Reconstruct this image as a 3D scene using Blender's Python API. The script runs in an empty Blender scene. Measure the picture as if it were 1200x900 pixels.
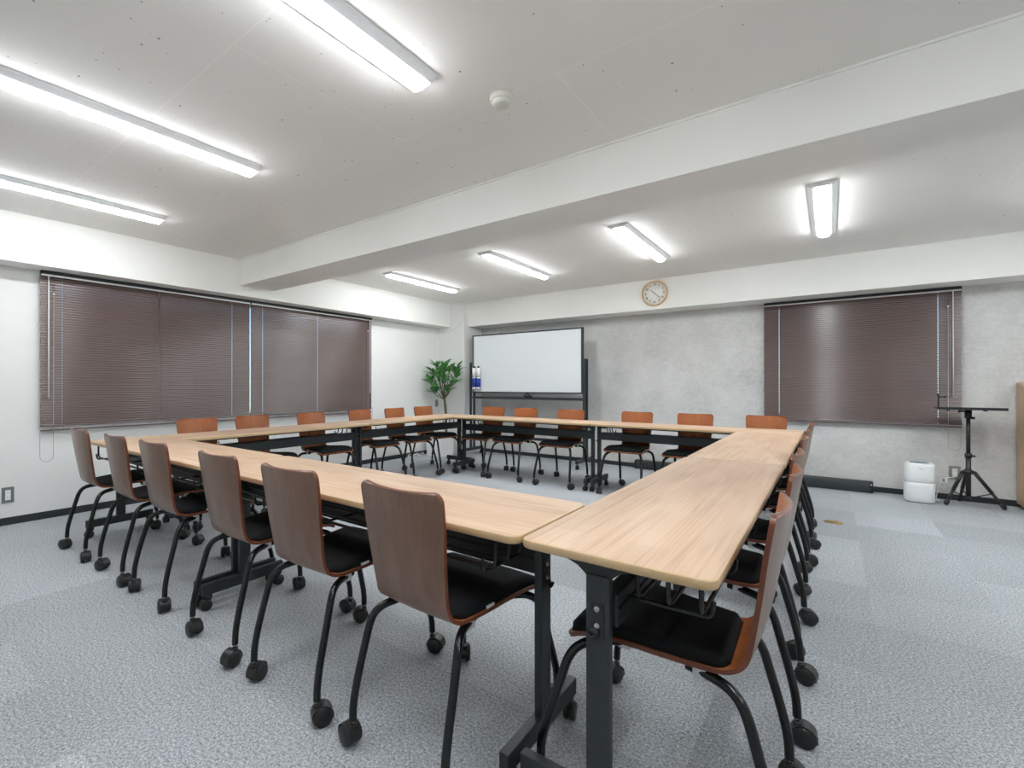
import bpy, bmesh, math, random
from mathutils import Vector, Matrix
random.seed(7)
PI = math.pi
S = bpy.context.scene
C = S.collection

# ------------------------------------------------------------------ materials
def newmat(name):
    m = bpy.data.materials.new(name); m.use_nodes = True
    nt = m.node_tree; b = nt.nodes['Principled BSDF']
    return m, nt, b

def N(nt, t, **kw):
    n = nt.nodes.new(t)
    for k, v in kw.items():
        if hasattr(n, k): setattr(n, k, v)
        else: n.inputs[k].default_value = v
    return n

def ramp(nt, stops, interp='LINEAR'):
    r = nt.nodes.new('ShaderNodeValToRGB'); cr = r.color_ramp; cr.interpolation = interp
    while len(cr.elements) < len(stops): cr.elements.new(0.5)
    for e, (p, c) in zip(cr.elements, stops):
        e.position = p; e.color = (c[0], c[1], c[2], 1)
    return r

def simple(name, col, rough=0.5, metal=0.0, spec=0.5, coat=0.0, var=0.06, scale=30, bump=0.0, bscale=300):
    """Plain material with a little procedural tone variation."""
    m, nt, b = newmat(name); L = nt.links
    tc = N(nt, 'ShaderNodeTexCoord'); no = N(nt, 'ShaderNodeTexNoise'); no.inputs['Scale'].default_value = scale
    L.new(tc.outputs['Object'], no.inputs['Vector'])
    r = ramp(nt, [(0.3, [c*(1-var) for c in col]), (0.7, [min(1, c*(1+var)) for c in col])])
    L.new(no.outputs['Fac'], r.inputs['Fac']); L.new(r.outputs['Color'], b.inputs['Base Color'])
    b.inputs['Roughness'].default_value = rough; b.inputs['Metallic'].default_value = metal
    b.inputs['Specular IOR Level'].default_value = spec; b.inputs['Coat Weight'].default_value = coat
    if bump:
        n2 = N(nt, 'ShaderNodeTexNoise'); n2.inputs['Scale'].default_value = bscale
        L.new(tc.outputs['Object'], n2.inputs['Vector'])
        bp = N(nt, 'ShaderNodeBump'); bp.inputs['Strength'].default_value = bump; bp.inputs['Distance'].default_value = 0.002
        L.new(n2.outputs['Fac'], bp.inputs['Height']); L.new(bp.outputs['Normal'], b.inputs['Normal'])
    return m

M = {}
M['wall_white'] = simple('wall_white', (0.76, 0.765, 0.75), 0.75, var=0.012, scale=3, bump=0.15, bscale=220)
M['beam_white'] = simple('beam_white', (0.83, 0.83, 0.80), 0.75, var=0.012, scale=3, bump=0.12, bscale=200)
M['black_metal'] = simple('black_metal', (0.012, 0.014, 0.016), 0.36, metal=0.0, spec=0.5, var=0.1)
M['dark_steel'] = simple('dark_steel', (0.020, 0.026, 0.029), 0.42, spec=0.45, var=0.08)
M['chair_tube'] = simple('chair_tube', (0.005, 0.0055, 0.006), 0.24, spec=0.45, var=0.1)
M['caster_black'] = simple('caster_black', (0.010, 0.0105, 0.011), 0.42, var=0.1)
M['pad_black'] = simple('pad_black', (0.0075, 0.0085, 0.0095), 0.85, spec=0.25, var=0.15, scale=200, bump=0.4, bscale=900)
M['clamp_grey'] = simple('clamp_grey', (0.55, 0.55, 0.57), 0.4, var=0.03)
M['tag_white'] = simple('tag_white', (0.75, 0.75, 0.75), 0.6, var=0.03)
M['chrome'] = simple('chrome', (0.6, 0.6, 0.6), 0.25, metal=1.0, var=0.03)
M['baseboard'] = simple('baseboard', (0.022, 0.028, 0.032), 0.45, var=0.1)
M['fixture_white'] = simple('fixture_white', (0.82, 0.84, 0.86), 0.35, var=0.01)
M['plastic_white'] = simple('plastic_white', (0.80, 0.81, 0.81), 0.35, var=0.01)
M['plastic_cream'] = simple('plastic_cream', (0.68, 0.68, 0.62), 0.4, var=0.02)
M['plastic_grey'] = simple('plastic_grey', (0.30, 0.31, 0.31), 0.45, var=0.04)
M['plate_grey'] = simple('plate_grey', (0.16, 0.175, 0.185), 0.45, var=0.04)
M['plate_steel'] = simple('plate_steel', (0.30, 0.29, 0.25), 0.4, metal=0.3, var=0.04)
M['panel_blue'] = simple('panel_blue', (0.16, 0.24, 0.34), 0.2, var=0.04)
M['board_white'] = simple('board_white', (0.72, 0.755, 0.77), 0.22, spec=0.5, var=0.006, scale=2)
M['board_frame'] = simple('board_frame', (0.025, 0.033, 0.04), 0.4, var=0.08)
M['blue'] = simple('blue_plastic', (0.008, 0.05, 0.36), 0.35, var=0.06)
M['vinyl_black'] = simple('vinyl_black', (0.028, 0.034, 0.037), 0.38, var=0.1)
M['brass'] = simple('brass', (0.42, 0.28, 0.11), 0.45, metal=0.5, var=0.1)
M['clock_wood'] = simple('clock_wood', (0.66, 0.42, 0.16), 0.4, var=0.1)
M['clock_face'] = simple('clock_face', (0.82, 0.82, 0.80), 0.5, var=0.01)
M['soil'] = simple('soil', (0.06, 0.04, 0.025), 0.9, var=0.4)
M['trunk'] = simple('trunk', (0.10, 0.085, 0.04), 0.8, var=0.3, scale=60)
M['rail_white'] = simple('rail_white', (0.75, 0.74, 0.73), 0.3, var=0.01)
M['cord_grey'] = simple('cord_grey', (0.30, 0.31, 0.30), 0.5, var=0.03)
M['alu'] = simple('aluminium', (0.45, 0.45, 0.45), 0.35, metal=0.8, var=0.03)

def emission(name, col, strength):
    m, nt, b = newmat(name)
    b.inputs['Base Color'].default_value = (0.8, 0.8, 0.8, 1)
    b.inputs['Emission Color'].default_value = (*col, 1); b.inputs['Emission Strength'].default_value = strength
    return m
M['tube_light'] = emission('tube_light', (0.94, 0.97, 1.0), 24.0)
M['tube_light_boost'] = emission('tube_light_boost', (0.93, 0.975, 1.0), 27.5)  # copy of tube_light with raised emission to brighten the far bay

def leaf_mat():
    m, nt, b = newmat('leaf'); L = nt.links
    tc = N(nt, 'ShaderNodeTexCoord'); no = N(nt, 'ShaderNodeTexNoise'); no.inputs['Scale'].default_value = 16
    L.new(tc.outputs['Object'], no.inputs['Vector'])
    r = ramp(nt, [(0.3, (0.025, 0.105, 0.032)), (0.52, (0.065, 0.24, 0.06)), (0.72, (0.22, 0.43, 0.12))])
    L.new(no.outputs['Fac'], r.inputs['Fac']); L.new(r.outputs['Color'], b.inputs['Base Color'])
    b.inputs['Roughness'].default_value = 0.4
    return m
M['leaf'] = leaf_mat()

def carpet():
    m, nt, b = newmat('carpet_tiles'); L = nt.links
    tc = N(nt, 'ShaderNodeTexCoord')
    mp = N(nt, 'ShaderNodeMapping'); mp.inputs['Scale'].default_value = (1/0.49, 1/0.49, 1); mp.inputs['Location'].default_value = (-0.16/0.49, -2.885/0.49, 0)
    L.new(tc.outputs['Object'], mp.inputs['Vector'])
    fl = N(nt, 'ShaderNodeVectorMath', operation='FLOOR'); L.new(mp.outputs['Vector'], fl.inputs[0])
    wn = N(nt, 'ShaderNodeTexWhiteNoise'); L.new(fl.outputs['Vector'], wn.inputs['Vector'])
    # pile: fine speckle, drawn out along alternating directions
    n1 = N(nt, 'ShaderNodeTexNoise'); n1.inputs['Scale'].default_value = 260; n1.inputs['Detail'].default_value = 4
    L.new(tc.outputs['Object'], n1.inputs['Vector'])
    n3 = N(nt, 'ShaderNodeTexNoise'); n3.inputs['Scale'].default_value = 110; n3.inputs['Detail'].default_value = 2
    L.new(tc.outputs['Object'], n3.inputs['Vector'])
    n2 = N(nt, 'ShaderNodeTexNoise'); n2.inputs['Scale'].default_value = 1.3
    L.new(tc.outputs['Object'], n2.inputs['Vector'])
    r = ramp(nt, [(0.33, (0.075, 0.083, 0.092)), (0.44, (0.30, 0.322, 0.342)), (0.54, (0.48, 0.505, 0.528)), (0.66, (0.78, 0.81, 0.835))])
    mx0 = N(nt, 'ShaderNodeMix', data_type='FLOAT'); mx0.inputs[0].default_value = 0.4
    L.new(n1.outputs['Fac'], mx0.inputs[2]); L.new(n3.outputs['Fac'], mx0.inputs[3])
    L.new(mx0.outputs[0], r.inputs['Fac'])
    # per-tile shade
    mr = N(nt, 'ShaderNodeMapRange'); mr.inputs['To Min'].default_value = 0.84; mr.inputs['To Max'].default_value = 1.05
    L.new(wn.outputs['Value'], mr.inputs['Value'])
    mr2 = N(nt, 'ShaderNodeMapRange'); mr2.inputs['From Min'].default_value = 0.3; mr2.inputs['From Max'].default_value = 0.7
    mr2.inputs['To Min'].default_value = 0.95; mr2.inputs['To Max'].default_value = 1.05
    L.new(n2.outputs['Fac'], mr2.inputs['Value'])
    mu = N(nt, 'ShaderNodeMath', operation='MULTIPLY'); L.new(mr.outputs[0], mu.inputs[0]); L.new(mr2.outputs[0], mu.inputs[1])
    vm = N(nt, 'ShaderNodeVectorMath', operation='SCALE'); L.new(r.outputs['Color'], vm.inputs[0]); L.new(mu.outputs[0], vm.inputs['Scale'])
    L.new(vm.outputs[0], b.inputs['Base Color'])
    b.inputs['Roughness'].default_value = 0.95; b.inputs['Specular IOR Level'].default_value = 0.15
    bp = N(nt, 'ShaderNodeBump'); bp.inputs['Strength'].default_value = 0.35; bp.inputs['Distance'].default_value = 0.003
    L.new(n1.outputs['Fac'], bp.inputs['Height']); L.new(bp.outputs['Normal'], b.inputs['Normal'])
    return m
M['carpet'] = carpet()

def concrete():
    m, nt, b = newmat('concrete_wallpaper'); L = nt.links
    tc = N(nt, 'ShaderNodeTexCoord')
    n1 = N(nt, 'ShaderNodeTexNoise'); n1.inputs['Scale'].default_value = 2.2; n1.inputs['Detail'].default_value = 8; n1.inputs['Roughness'].default_value = 0.62
    L.new(tc.outputs['Object'], n1.inputs['Vector'])
    mp = N(nt, 'ShaderNodeMapping'); mp.inputs['Scale'].default_value = (6, 6, 20)
    L.new(tc.outputs['Object'], mp.inputs['Vector'])
    n2 = N(nt, 'ShaderNodeTexNoise'); n2.inputs['Scale'].default_value = 1.6; n2.inputs['Detail'].default_value = 6; n2.inputs['Roughness'].default_value = 0.7
    L.new(mp.outputs['Vector'], n2.inputs['Vector'])
    n3 = N(nt, 'ShaderNodeTexNoise'); n3.inputs['Scale'].default_value = 42; n3.inputs['Detail'].default_value = 4; n3.inputs['Roughness'].default_value = 0.7
    L.new(tc.outputs['Object'], n3.inputs['Vector'])
    mx = N(nt, 'ShaderNodeMix', data_type='FLOAT'); mx.inputs[0].default_value = 0.35
    L.new(n1.outputs['Fac'], mx.inputs[2]); L.new(n2.outputs['Fac'], mx.inputs[3])
    mx2 = N(nt, 'ShaderNodeMix', data_type='FLOAT'); mx2.inputs[0].default_value = 0.3
    L.new(mx.outputs[0], mx2.inputs[2]); L.new(n3.outputs['Fac'], mx2.inputs[3])
    r = ramp(nt, [(0.30, (0.37, 0.367, 0.355)), (0.43, (0.54, 0.538, 0.525)), (0.56, (0.64, 0.638, 0.625)), (0.72, (0.73, 0.728, 0.715))])
    L.new(mx2.outputs[0], r.inputs['Fac']); L.new(r.outputs['Color'], b.inputs['Base Color'])
    b.inputs['Roughness'].default_value = 0.7
    bp = N(nt, 'ShaderNodeBump'); bp.inputs['Strength'].default_value = 0.12; bp.inputs['Distance'].default_value = 0.002
    L.new(n3.outputs['Fac'], bp.inputs['Height']); L.new(bp.outputs['Normal'], b.inputs['Normal'])
    return m
M['concrete'] = concrete()

def ceilmat():
    m, nt, b = newmat('ceiling_board'); L = nt.links
    tc = N(nt, 'ShaderNodeTexCoord')
    v = N(nt, 'ShaderNodeTexVoronoi'); v.inputs['Scale'].default_value = 10.0; v.feature = 'F1'
    L.new(tc.outputs['Object'], v.inputs['Vector'])
    mp = N(nt, 'ShaderNodeMapping'); mp.inputs['Scale'].default_value = (1, 1, 0.0)
    L.new(tc.outputs['Object'], mp.inputs['Vector']); L.new(mp.outputs['Vector'], v.inputs['Vector'])
    lt = N(nt, 'ShaderNodeMath', operation='LESS_THAN'); lt.inputs[1].default_value = 0.05
    L.new(v.outputs['Distance'], lt.inputs[0])
    sep = N(nt, 'ShaderNodeSeparateColor'); L.new(v.outputs['Color'], sep.inputs[0])
    gt = N(nt, 'ShaderNodeMath', operation='GREATER_THAN'); gt.inputs[1].default_value = 0.4
    L.new(sep.outputs[0], gt.inputs[0])
    mu = N(nt, 'ShaderNodeMath', operation='MULTIPLY'); L.new(lt.outputs[0], mu.inputs[0]); L.new(gt.outputs[0], mu.inputs[1])
    v2 = N(nt, 'ShaderNodeTexVoronoi'); v2.inputs['Scale'].default_value = 27.0; L.new(mp.outputs['Vector'], v2.inputs['Vector'])
    lt2 = N(nt, 'ShaderNodeMath', operation='LESS_THAN'); lt2.inputs[1].default_value = 0.085; L.new(v2.outputs['Distance'], lt2.inputs[0])
    sep2 = N(nt, 'ShaderNodeSeparateColor'); L.new(v2.outputs['Color'], sep2.inputs[0])
    gt2 = N(nt, 'ShaderNodeMath', operation='GREATER_THAN'); gt2.inputs[1].default_value = 0.62; L.new(sep2.outputs[1], gt2.inputs[0])
    nz = N(nt, 'ShaderNodeTexNoise'); nz.inputs['Scale'].default_value = 2.6; L.new(mp.outputs['Vector'], nz.inputs['Vector'])
    gt3 = N(nt, 'ShaderNodeMath', operation='GREATER_THAN'); gt3.inputs[1].default_value = 0.5; L.new(nz.outputs['Fac'], gt3.inputs[0])
    m2 = N(nt, 'ShaderNodeMath', operation='MULTIPLY'); L.new(lt2.outputs[0], m2.inputs[0]); L.new(gt2.outputs[0], m2.inputs[1])
    m3 = N(nt, 'ShaderNodeMath', operation='MULTIPLY'); L.new(m2.outputs[0], m3.inputs[0]); L.new(gt3.outputs[0], m3.inputs[1])
    mu0 = mu; mu = N(nt, 'ShaderNodeMath', operation='MAXIMUM'); L.new(mu0.outputs[0], mu.inputs[0]); L.new(m3.outputs[0], mu.inputs[1])
    br = N(nt, 'ShaderNodeTexBrick'); br.offset = 0.5
    br.inputs['Scale'].default_value = 1.0; br.inputs['Mortar Size'].default_value = 0.004; br.inputs['Brick Width'].default_value = 1.82; br.inputs['Row Height'].default_value = 0.91
    br.inputs['Mortar Smooth'].default_value = 0.5
    L.new(mp.outputs['Vector'], br.inputs['Vector'])
    br.inputs['Color1'].default_value = (0.84, 0.83, 0.80, 1); br.inputs['Color2'].default_value = (0.84, 0.83, 0.80, 1); br.inputs['Mortar'].default_value = (0.90, 0.89, 0.86, 1)
    mx = N(nt, 'ShaderNodeMix', data_type='RGBA'); L.new(mu.outputs[0], mx.inputs[0])
    L.new(br.outputs['Color'], mx.inputs[6]); mx.inputs[7].default_value = (0.24, 0.23, 0.22, 1)
    L.new(mx.outputs[2], b.inputs['Base Color'])
    b.inputs['Roughness'].default_value = 0.8
    n = N(nt, 'ShaderNodeTexNoise'); n.inputs['Scale'].default_value = 55
    L.new(tc.outputs['Object'], n.inputs['Vector'])
    bp = N(nt, 'ShaderNodeBump'); bp.inputs['Strength'].default_value = 0.1; bp.inputs['Distance'].default_value = 0.003
    L.new(n.outputs['Fac'], bp.inputs['Height']); L.new(bp.outputs['Normal'], b.inputs['Normal'])
    return m
M['ceiling'] = ceilmat()

def wood(name, cols, axis='X', stave=0.11, stave_len=0.75, rough=0.38, coat=0.1, grain=55, seed=0, shade=0.07):
    """Grain runs along the given object axis; staves of slightly different tone."""
    m, nt, b = newmat(name); L = nt.links
    tc = N(nt, 'ShaderNodeTexCoord')
    rot = N(nt, 'ShaderNodeMapping')
    if axis == 'Z': rot.inputs['Rotation'].default_value = (0, PI/2, 0)
    if axis == 'Y': rot.inputs['Rotation'].default_value = (0, 0, PI/2)
    rot.inputs['Location'].default_value = (seed, seed*0.7, seed*1.3)
    L.new(tc.outputs['Object'], rot.inputs['Vector'])
    mp = N(nt, 'ShaderNodeMapping'); mp.inputs['Scale'].default_value = (1.3, grain*0.42, grain*0.42)
    L.new(rot.outputs['Vector'], mp.inputs['Vector'])
    n1 = N(nt, 'ShaderNodeTexNoise'); n1.inputs['Scale'].default_value = 1.0; n1.inputs['Detail'].default_value = 6; n1.inputs['Roughness'].default_value = 0.6; n1.inputs['Distortion'].default_value = 1.2
    L.new(mp.outputs['Vector'], n1.inputs['Vector'])
    mp2 = N(nt, 'ShaderNodeMapping'); mp2.inputs['Scale'].default_value = (2.0, 9, 9)
    L.new(rot.outputs['Vector'], mp2.inputs['Vector'])
    n2 = N(nt, 'ShaderNodeTexNoise'); n2.inputs['Scale'].default_value = 1.0; n2.inputs['Detail'].default_value = 2
    L.new(mp2.outputs['Vector'], n2.inputs['Vector'])
    mx = N(nt, 'ShaderNodeMix', data_type='FLOAT'); mx.inputs[0].default_value = 0.45
    L.new(n1.outputs['Fac'], mx.inputs[2]); L.new(n2.outputs['Fac'], mx.inputs[3])
    r = ramp(nt, [(0.3, cols[0]), (0.5, cols[1]), (0.72, cols[2])])
    L.new(mx.outputs[0], r.inputs['Fac'])
    br = N(nt, 'ShaderNodeTexBrick'); br.offset = 0.37; br.offset_frequency = 2
    br.inputs['Scale'].default_value = 1; br.inputs['Brick Width'].default_value = stave_len; br.inputs['Row Height'].default_value = stave
    br.inputs['Mortar Size'].default_value = 0.0; br.inputs['Color1'].default_value = (1-shade,)*3+(1,); br.inputs['Color2'].default_value = (1+shade*0.5,)*3+(1,)
    L.new(rot.outputs['Vector'], br.inputs['Vector'])
    vm = N(nt, 'ShaderNodeVectorMath', operation='MULTIPLY'); L.new(r.outputs['Color'], vm.inputs[0]); L.new(br.outputs['Color'], vm.inputs[1])
    L.new(vm.outputs[0], b.inputs['Base Color'])
    b.inputs['Roughness'].default_value = rough; b.inputs['Coat Weight'].default_value = coat; b.inputs['Coat Roughness'].default_value = 0.15
    return m
M['beech'] = wood('beech_top', [(0.385, 0.245, 0.150), (0.55, 0.382, 0.258), (0.65, 0.485, 0.348)], 'X', rough=0.5, coat=0.0, grain=170)
M['beech_edge'] = wood('beech_edge', [(0.44, 0.30, 0.15), (0.50, 0.35, 0.19), (0.55, 0.40, 0.23)], 'X', stave=3, shade=0.0, rough=0.4, coat=0.1)
M['lectern'] = wood('lectern_wood', [(0.42, 0.26, 0.14), (0.52, 0.34, 0.20), (0.60, 0.42, 0.26)], 'Z', stave=0.09, stave_len=0.9, rough=0.45)
M['walnut_front'] = wood('walnut_front', [(0.20, 0.056, 0.015), (0.31, 0.092, 0.024), (0.40, 0.14, 0.042)], 'Z', stave=3, stave_len=9, rough=0.42, coat=0.05, grain=70, shade=0.0)
M['walnut'] = wood('walnut_ply', [(0.125, 0.060, 0.034), (0.175, 0.090, 0.055), (0.23, 0.130, 0.082)], 'Z', stave=3, stave_len=9, rough=0.36, coat=0.35, grain=70, shade=0.0)
M['ply_edge'] = wood('ply_edge', [(0.09, 0.020, 0.007), (0.135, 0.032, 0.010), (0.19, 0.055, 0.018)], 'Y', stave=3, shade=0.0, rough=0.42, coat=0.1)

def slatmat():
    m, nt, b = newmat('blind_slat'); L = nt.links
    tc = N(nt, 'ShaderNodeTexCoord'); n = N(nt, 'ShaderNodeTexNoise'); n.inputs['Scale'].default_value = 2.0
    L.new(tc.outputs['Object'], n.inputs['Vector'])
    r = ramp(nt, [(0.3, (0.118, 0.080, 0.073)), (0.7, (0.138, 0.094, 0.087))]); L.new(n.outputs['Fac'], r.inputs['Fac'])
    L.new(r.outputs['Color'], b.inputs['Base Color'])
    b.inputs['Roughness'].default_value = 0.20; b.inputs['Specular IOR Level'].default_value = 0.9
    return m
M['slat'] = slatmat()

def glassmat():
    m, nt, b = newmat('window_glass')
    b.inputs['Base Color'].default_value = (0.95, 0.98, 1, 1); b.inputs['Roughness'].default_value = 0.02
    b.inputs['Transmission Weight'].default_value = 1.0; b.inputs['IOR'].default_value = 1.45
    return m
M['glass'] = glassmat()

# ------------------------------------------------------------------ mesh helpers
def bm_box(bm, x0, x1, y0, y1, z0, z1, mi=0, bev=0.0):
    vs = [bm.verts.new(p) for p in ((x0,y0,z0),(x1,y0,z0),(x1,y1,z0),(x0,y1,z0),(x0,y0,z1),(x1,y0,z1),(x1,y1,z1),(x0,y1,z1))]
    fs = [bm.faces.new([vs[i] for i in f]) for f in ((3,2,1,0),(4,5,6,7),(0,1,5,4),(1,2,6,5),(2,3,7,6),(3,0,4,7))]
    for f in fs: f.material_index = mi
    if bev > 0:
        es = list({e for f in fs for e in f.edges})
        r = bmesh.ops.bevel(bm, geom=es, offset=bev, segments=2, profile=0.6, affect='EDGES')
        for f in r['faces']: f.material_index = mi
    return fs

def bm_tube(bm, pts, r, seg=10, mi=0, closed=False, caps=True):
    pts = [Vector(p) for p in pts]; n = len(pts); rings = []
    rs = r if isinstance(r, (list, tuple)) else [r]*n
    prev = None
    for i, p in enumerate(pts):
        if closed: t = (pts[(i+1) % n]-pts[(i-1) % n])
        elif i == 0: t = pts[1]-p
        elif i == n-1: t = p-pts[i-1]
        else: t = (pts[i+1]-p).normalized()+(p-pts[i-1]).normalized()
        t.normalize()
        if prev is None:
            a = Vector((0, 0, 1)) if abs(t.z) < 0.9 else Vector((1, 0, 0))
            u = t.cross(a).normalized()
        else:
            u = (prev-t*prev.dot(t)).normalized()
        prev = u; v = t.cross(u)
        rings.append([bm.verts.new(p+(u*math.cos(2*PI*k/seg)+v*math.sin(2*PI*k/seg))*rs[i]) for k in range(seg)])
    m = n if closed else n-1
    for i in range(m):
        a, b = rings[i], rings[(i+1) % n]
        for k in range(seg):
            f = bm.faces.new((a[k], a[(k+1) % seg], b[(k+1) % seg], b[k])); f.smooth = True; f.material_index = mi
    if caps and not closed:
        f = bm.faces.new(rings[0][::-1]); f.material_index = mi
        f = bm.faces.new(rings[-1]); f.material_index = mi

def smooth_path(pts, it=2):
    """Chaikin corner cutting with fixed ends."""
    pts = [Vector(p) for p in pts]
    for _ in range(it):
        q = [pts[0]]
        for a, b in zip(pts, pts[1:]):
            q += [a*0.75+b*0.25, a*0.25+b*0.75]
        q.append(pts[-1]); pts = q
    return pts

def bm_lathe(bm, prof, seg=24, mat=None, mi=0):
    """prof: list of (r, z) bottom to top about z; mat: Matrix applied."""
    mat = mat or Matrix.Identity(4); rings = []
    for r, z in prof:
        if r < 1e-6: rings.append([bm.verts.new(mat @ Vector((0, 0, z)))])
        else: rings.append([bm.verts.new(mat @ Vector((r*math.cos(2*PI*k/seg), r*math.sin(2*PI*k/seg), z))) for k in range(seg)])
    for a, b in zip(rings, rings[1:]):
        for k in range(seg):
            k2 = (k+1) % seg
            if len(a) == 1 and len(b) == 1: continue
            if len(a) == 1: f = bm.faces.new((a[0], b[k2], b[k]))
            elif len(b) == 1: f = bm.faces.new((a[k], a[k2], b[0]))
            else: f = bm.faces.new((a[k], a[k2], b[k2], b[k]))
            f.smooth = True; f.material_index = mi

def bm_prism(bm, poly, z0, z1, mi=0, mat=None, side_mi=None):
    mat = mat or Matrix.Identity(4)
    a = [bm.verts.new(mat @ Vector((x, y, z0))) for x, y in poly]; b = [bm.verts.new(mat @ Vector((x, y, z1))) for x, y in poly]
    n = len(poly)
    f = bm.faces.new(a[::-1]); f.material_index = mi
    f = bm.faces.new(b); f.material_index = mi
    for i in range(n):
        f = bm.faces.new((a[i], a[(i+1) % n], b[(i+1) % n], b[i])); f.material_index = mi if side_mi is None else side_mi

def rounded_rect(x0, x1, y0, y1, r, seg=5):
    out = []
    for cx, cy, a0 in ((x1-r, y0+r, -PI/2), (x1-r, y1-r, 0), (x0+r, y1-r, PI/2), (x0+r, y0+r, PI)):
        for k in range(seg+1):
            a = a0+PI/2*k/seg; out.append((cx+r*math.cos(a), cy+r*math.sin(a)))
    return out

def obj(name, bm, mats, parent=None, loc=None, rot=None, smooth_angle=None):
    bmesh.ops.recalc_face_normals(bm, faces=bm.faces)
    me = bpy.data.meshes.new(name); bm.to_mesh(me); bm.free()
    if not isinstance(mats, (list, tuple)): mats = [mats]
    for m in mats: me.materials.append(m)
    o = bpy.data.objects.new(name, me); C.objects.link(o)
    if parent: o.parent = parent
    if loc: o.location = loc
    if rot: o.rotation_euler = rot
    return o

def NB(): return bmesh.new()

def tag(o, label, cat, group=None):
    o['label'] = label; o['category'] = cat
    if group: o['group'] = group
    return o

def thing(name, label, cat, loc=(0, 0, 0), rz=0, group=None):
    o = bpy.data.objects.new(name, None); C.objects.link(o); o.empty_display_size = 0.1
    o.location = loc; o.rotation_euler = (0, 0, rz)
    return tag(o, label, cat, group)

def struct(name, bm, m, parent=None):
    o = obj(name, bm, m, parent)
    if parent is None: o['kind'] = 'structure'
    return o

def copy_tree(o, parent=None):
    c = o.copy(); C.objects.link(c)
    if parent: c.parent = parent
    for ch in list(o.children): copy_tree(ch, c)
    return c

# ------------------------------------------------------------------ room
XL, YB, ZC, ZS = -5.13, 6.46, 2.41, 2.035
XR, YF = 3.3, -1.3
XLB, YBF = -4.895, 6.10            # faces of the left and back beams
W1 = (1.00, 4.44, 0.76, 2.0)       # window opening in the left wall (y0,y1,z0,z1)
W2 = (-0.56, 0.95, 0.74, 2.0)      # window opening in the back wall (x0,x1,z0,z1)
bm = NB(); bm_box(bm, XL-0.2, XR+0.2, YF-0.2, YB+0.2, -0.12, 0); struct('floor', bm, M['carpet'])
bm = NB(); bm_box(bm, XL-0.2, XR+0.2, YF-0.2, YB+0.2, ZC, ZC+0.12); struct('ceiling', bm, M['ceiling'])
bm = NB()
bm_box(bm, XL-0.15, XL, YF-0.15, W1[0], 0, ZC); bm_box(bm, XL-0.15, XL, W1[1], YB+0.15, 0, ZC)
bm_box(bm, XL-0.15, XL, W1[0], W1[1], 0, W1[2]); bm_box(bm, XL-0.15, XL, W1[0], W1[1], W1[3], ZC)
struct('wall_left', bm, M['wall_white'])
bm = NB()
bm_box(bm, XL, W2[0], YB, YB+0.15, 0, ZC); bm_box(bm, W2[1], XR+0.15, YB, YB+0.15, 0, ZC)
bm_box(bm, W2[0], W2[1], YB, YB+0.15, 0, W2[2]); bm_box(bm, W2[0], W2[1], YB, YB+0.15, W2[3], ZC)
struct('wall_back', bm, M['concrete'])
bm = NB(); bm_box(bm, XR, XR+0.15, YF-0.15, YB, 0, ZC); struct('wall_right', bm, M['wall_white'])
bm = NB(); bm_box(bm, XL, XR, YF-0.15, YF, 0, ZC); struct('wall_front', bm, M['wall_white'])
# ceiling beams and corner column
bm = NB(); bm_box(bm, XLB, XR, 2.522, 2.902, 2.14, ZC, bev=0.004); struct('trim_1', bm, M['beam_white'])
bm = NB(); bm_box(bm, XL, XLB, YF, 5.99, ZS, ZC, bev=0.003); struct('trim_2', bm, M['beam_white'])
bm = NB(); bm_box(bm, -4.606, XR, YBF, YB, ZS, ZC, bev=0.003); struct('trim_3', bm, M['beam_white'])
bm = NB(); bm_box(bm, XL, -4.606, 5.99, YB, 0, ZC, bev=0.003); struct('trim_4', bm, M['wall_white'])
# thin cover strip where the middle beam meets the ceiling
bm = NB(); bm_box(bm, XLB, XR, 2.510, 2.522, ZC-0.010, ZC); struct('trim_5', bm, M['beam_white'])
bm = NB(); bm_box(bm, XL, XL+0.008, YF, 5.99, 0, 0.06, bev=0.002); struct('baseboard_left', bm, M['baseboard'])
bm = NB(); bm_box(bm, -4.606, XR, YB-0.008, YB, 0, 0.055, bev=0.002); struct('baseboard_back', bm, M['baseboard'])

# windows: frame, sash bar, glass, sill
def window(name, along, a0, a1, z0, z1, face, mull):
    """along 'Y': in the left wall; 'X': in the back wall. face: wall surface coordinate."""
    t = bpy.data.objects.new(name, None); C.objects.link(t); t['kind'] = 'structure'
    def B(bm, u0, u1, d0, d1, zz0, zz1, bev=0.002):
        if along == 'Y': bm_box(bm, face-d1, face-d0, u0, u1, zz0, zz1, bev=bev)
        else: bm_box(bm, u0, u1, face+d0, face+d1, zz0, zz1, bev=bev)
    bm = NB()
    B(bm, a0, a1, 0.04, 0.10, z0, z0+0.035); B(bm, a0, a1, 0.04, 0.10, z1-0.035, z1)
    B(bm, a0, a0+0.035, 0.04, 0.10, z0+0.035, z1-0.035); B(bm, a1-0.035, a1, 0.04, 0.10, z0+0.035, z1-0.035)
    for u in mull: B(bm, u-0.02, u+0.02, 0.045, 0.095, z0+0.035, z1-0.035)
    obj('window_frame', bm, M['alu'], t)
    bm = NB(); B(bm, a0+0.03, a1-0.03, 0.066, 0.072, z0+0.03, z1-0.03, bev=0); obj('glass_pane', bm, M['glass'], t)
    bm = NB(); B(bm, a0-0.03, a1+0.03, -0.014, 0.04, z0-0.028, z0-0.002); obj('window_sill', bm, M['rail_white'], t)
    return t
window('window_1', 'Y', W1[0], W1[1], W1[2], W1[3], XL, [1.86, 2.72, 3.58])
window('window_2', 'X', W2[0], W2[1], W2[2], W2[3], YB, [0.195])

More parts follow.
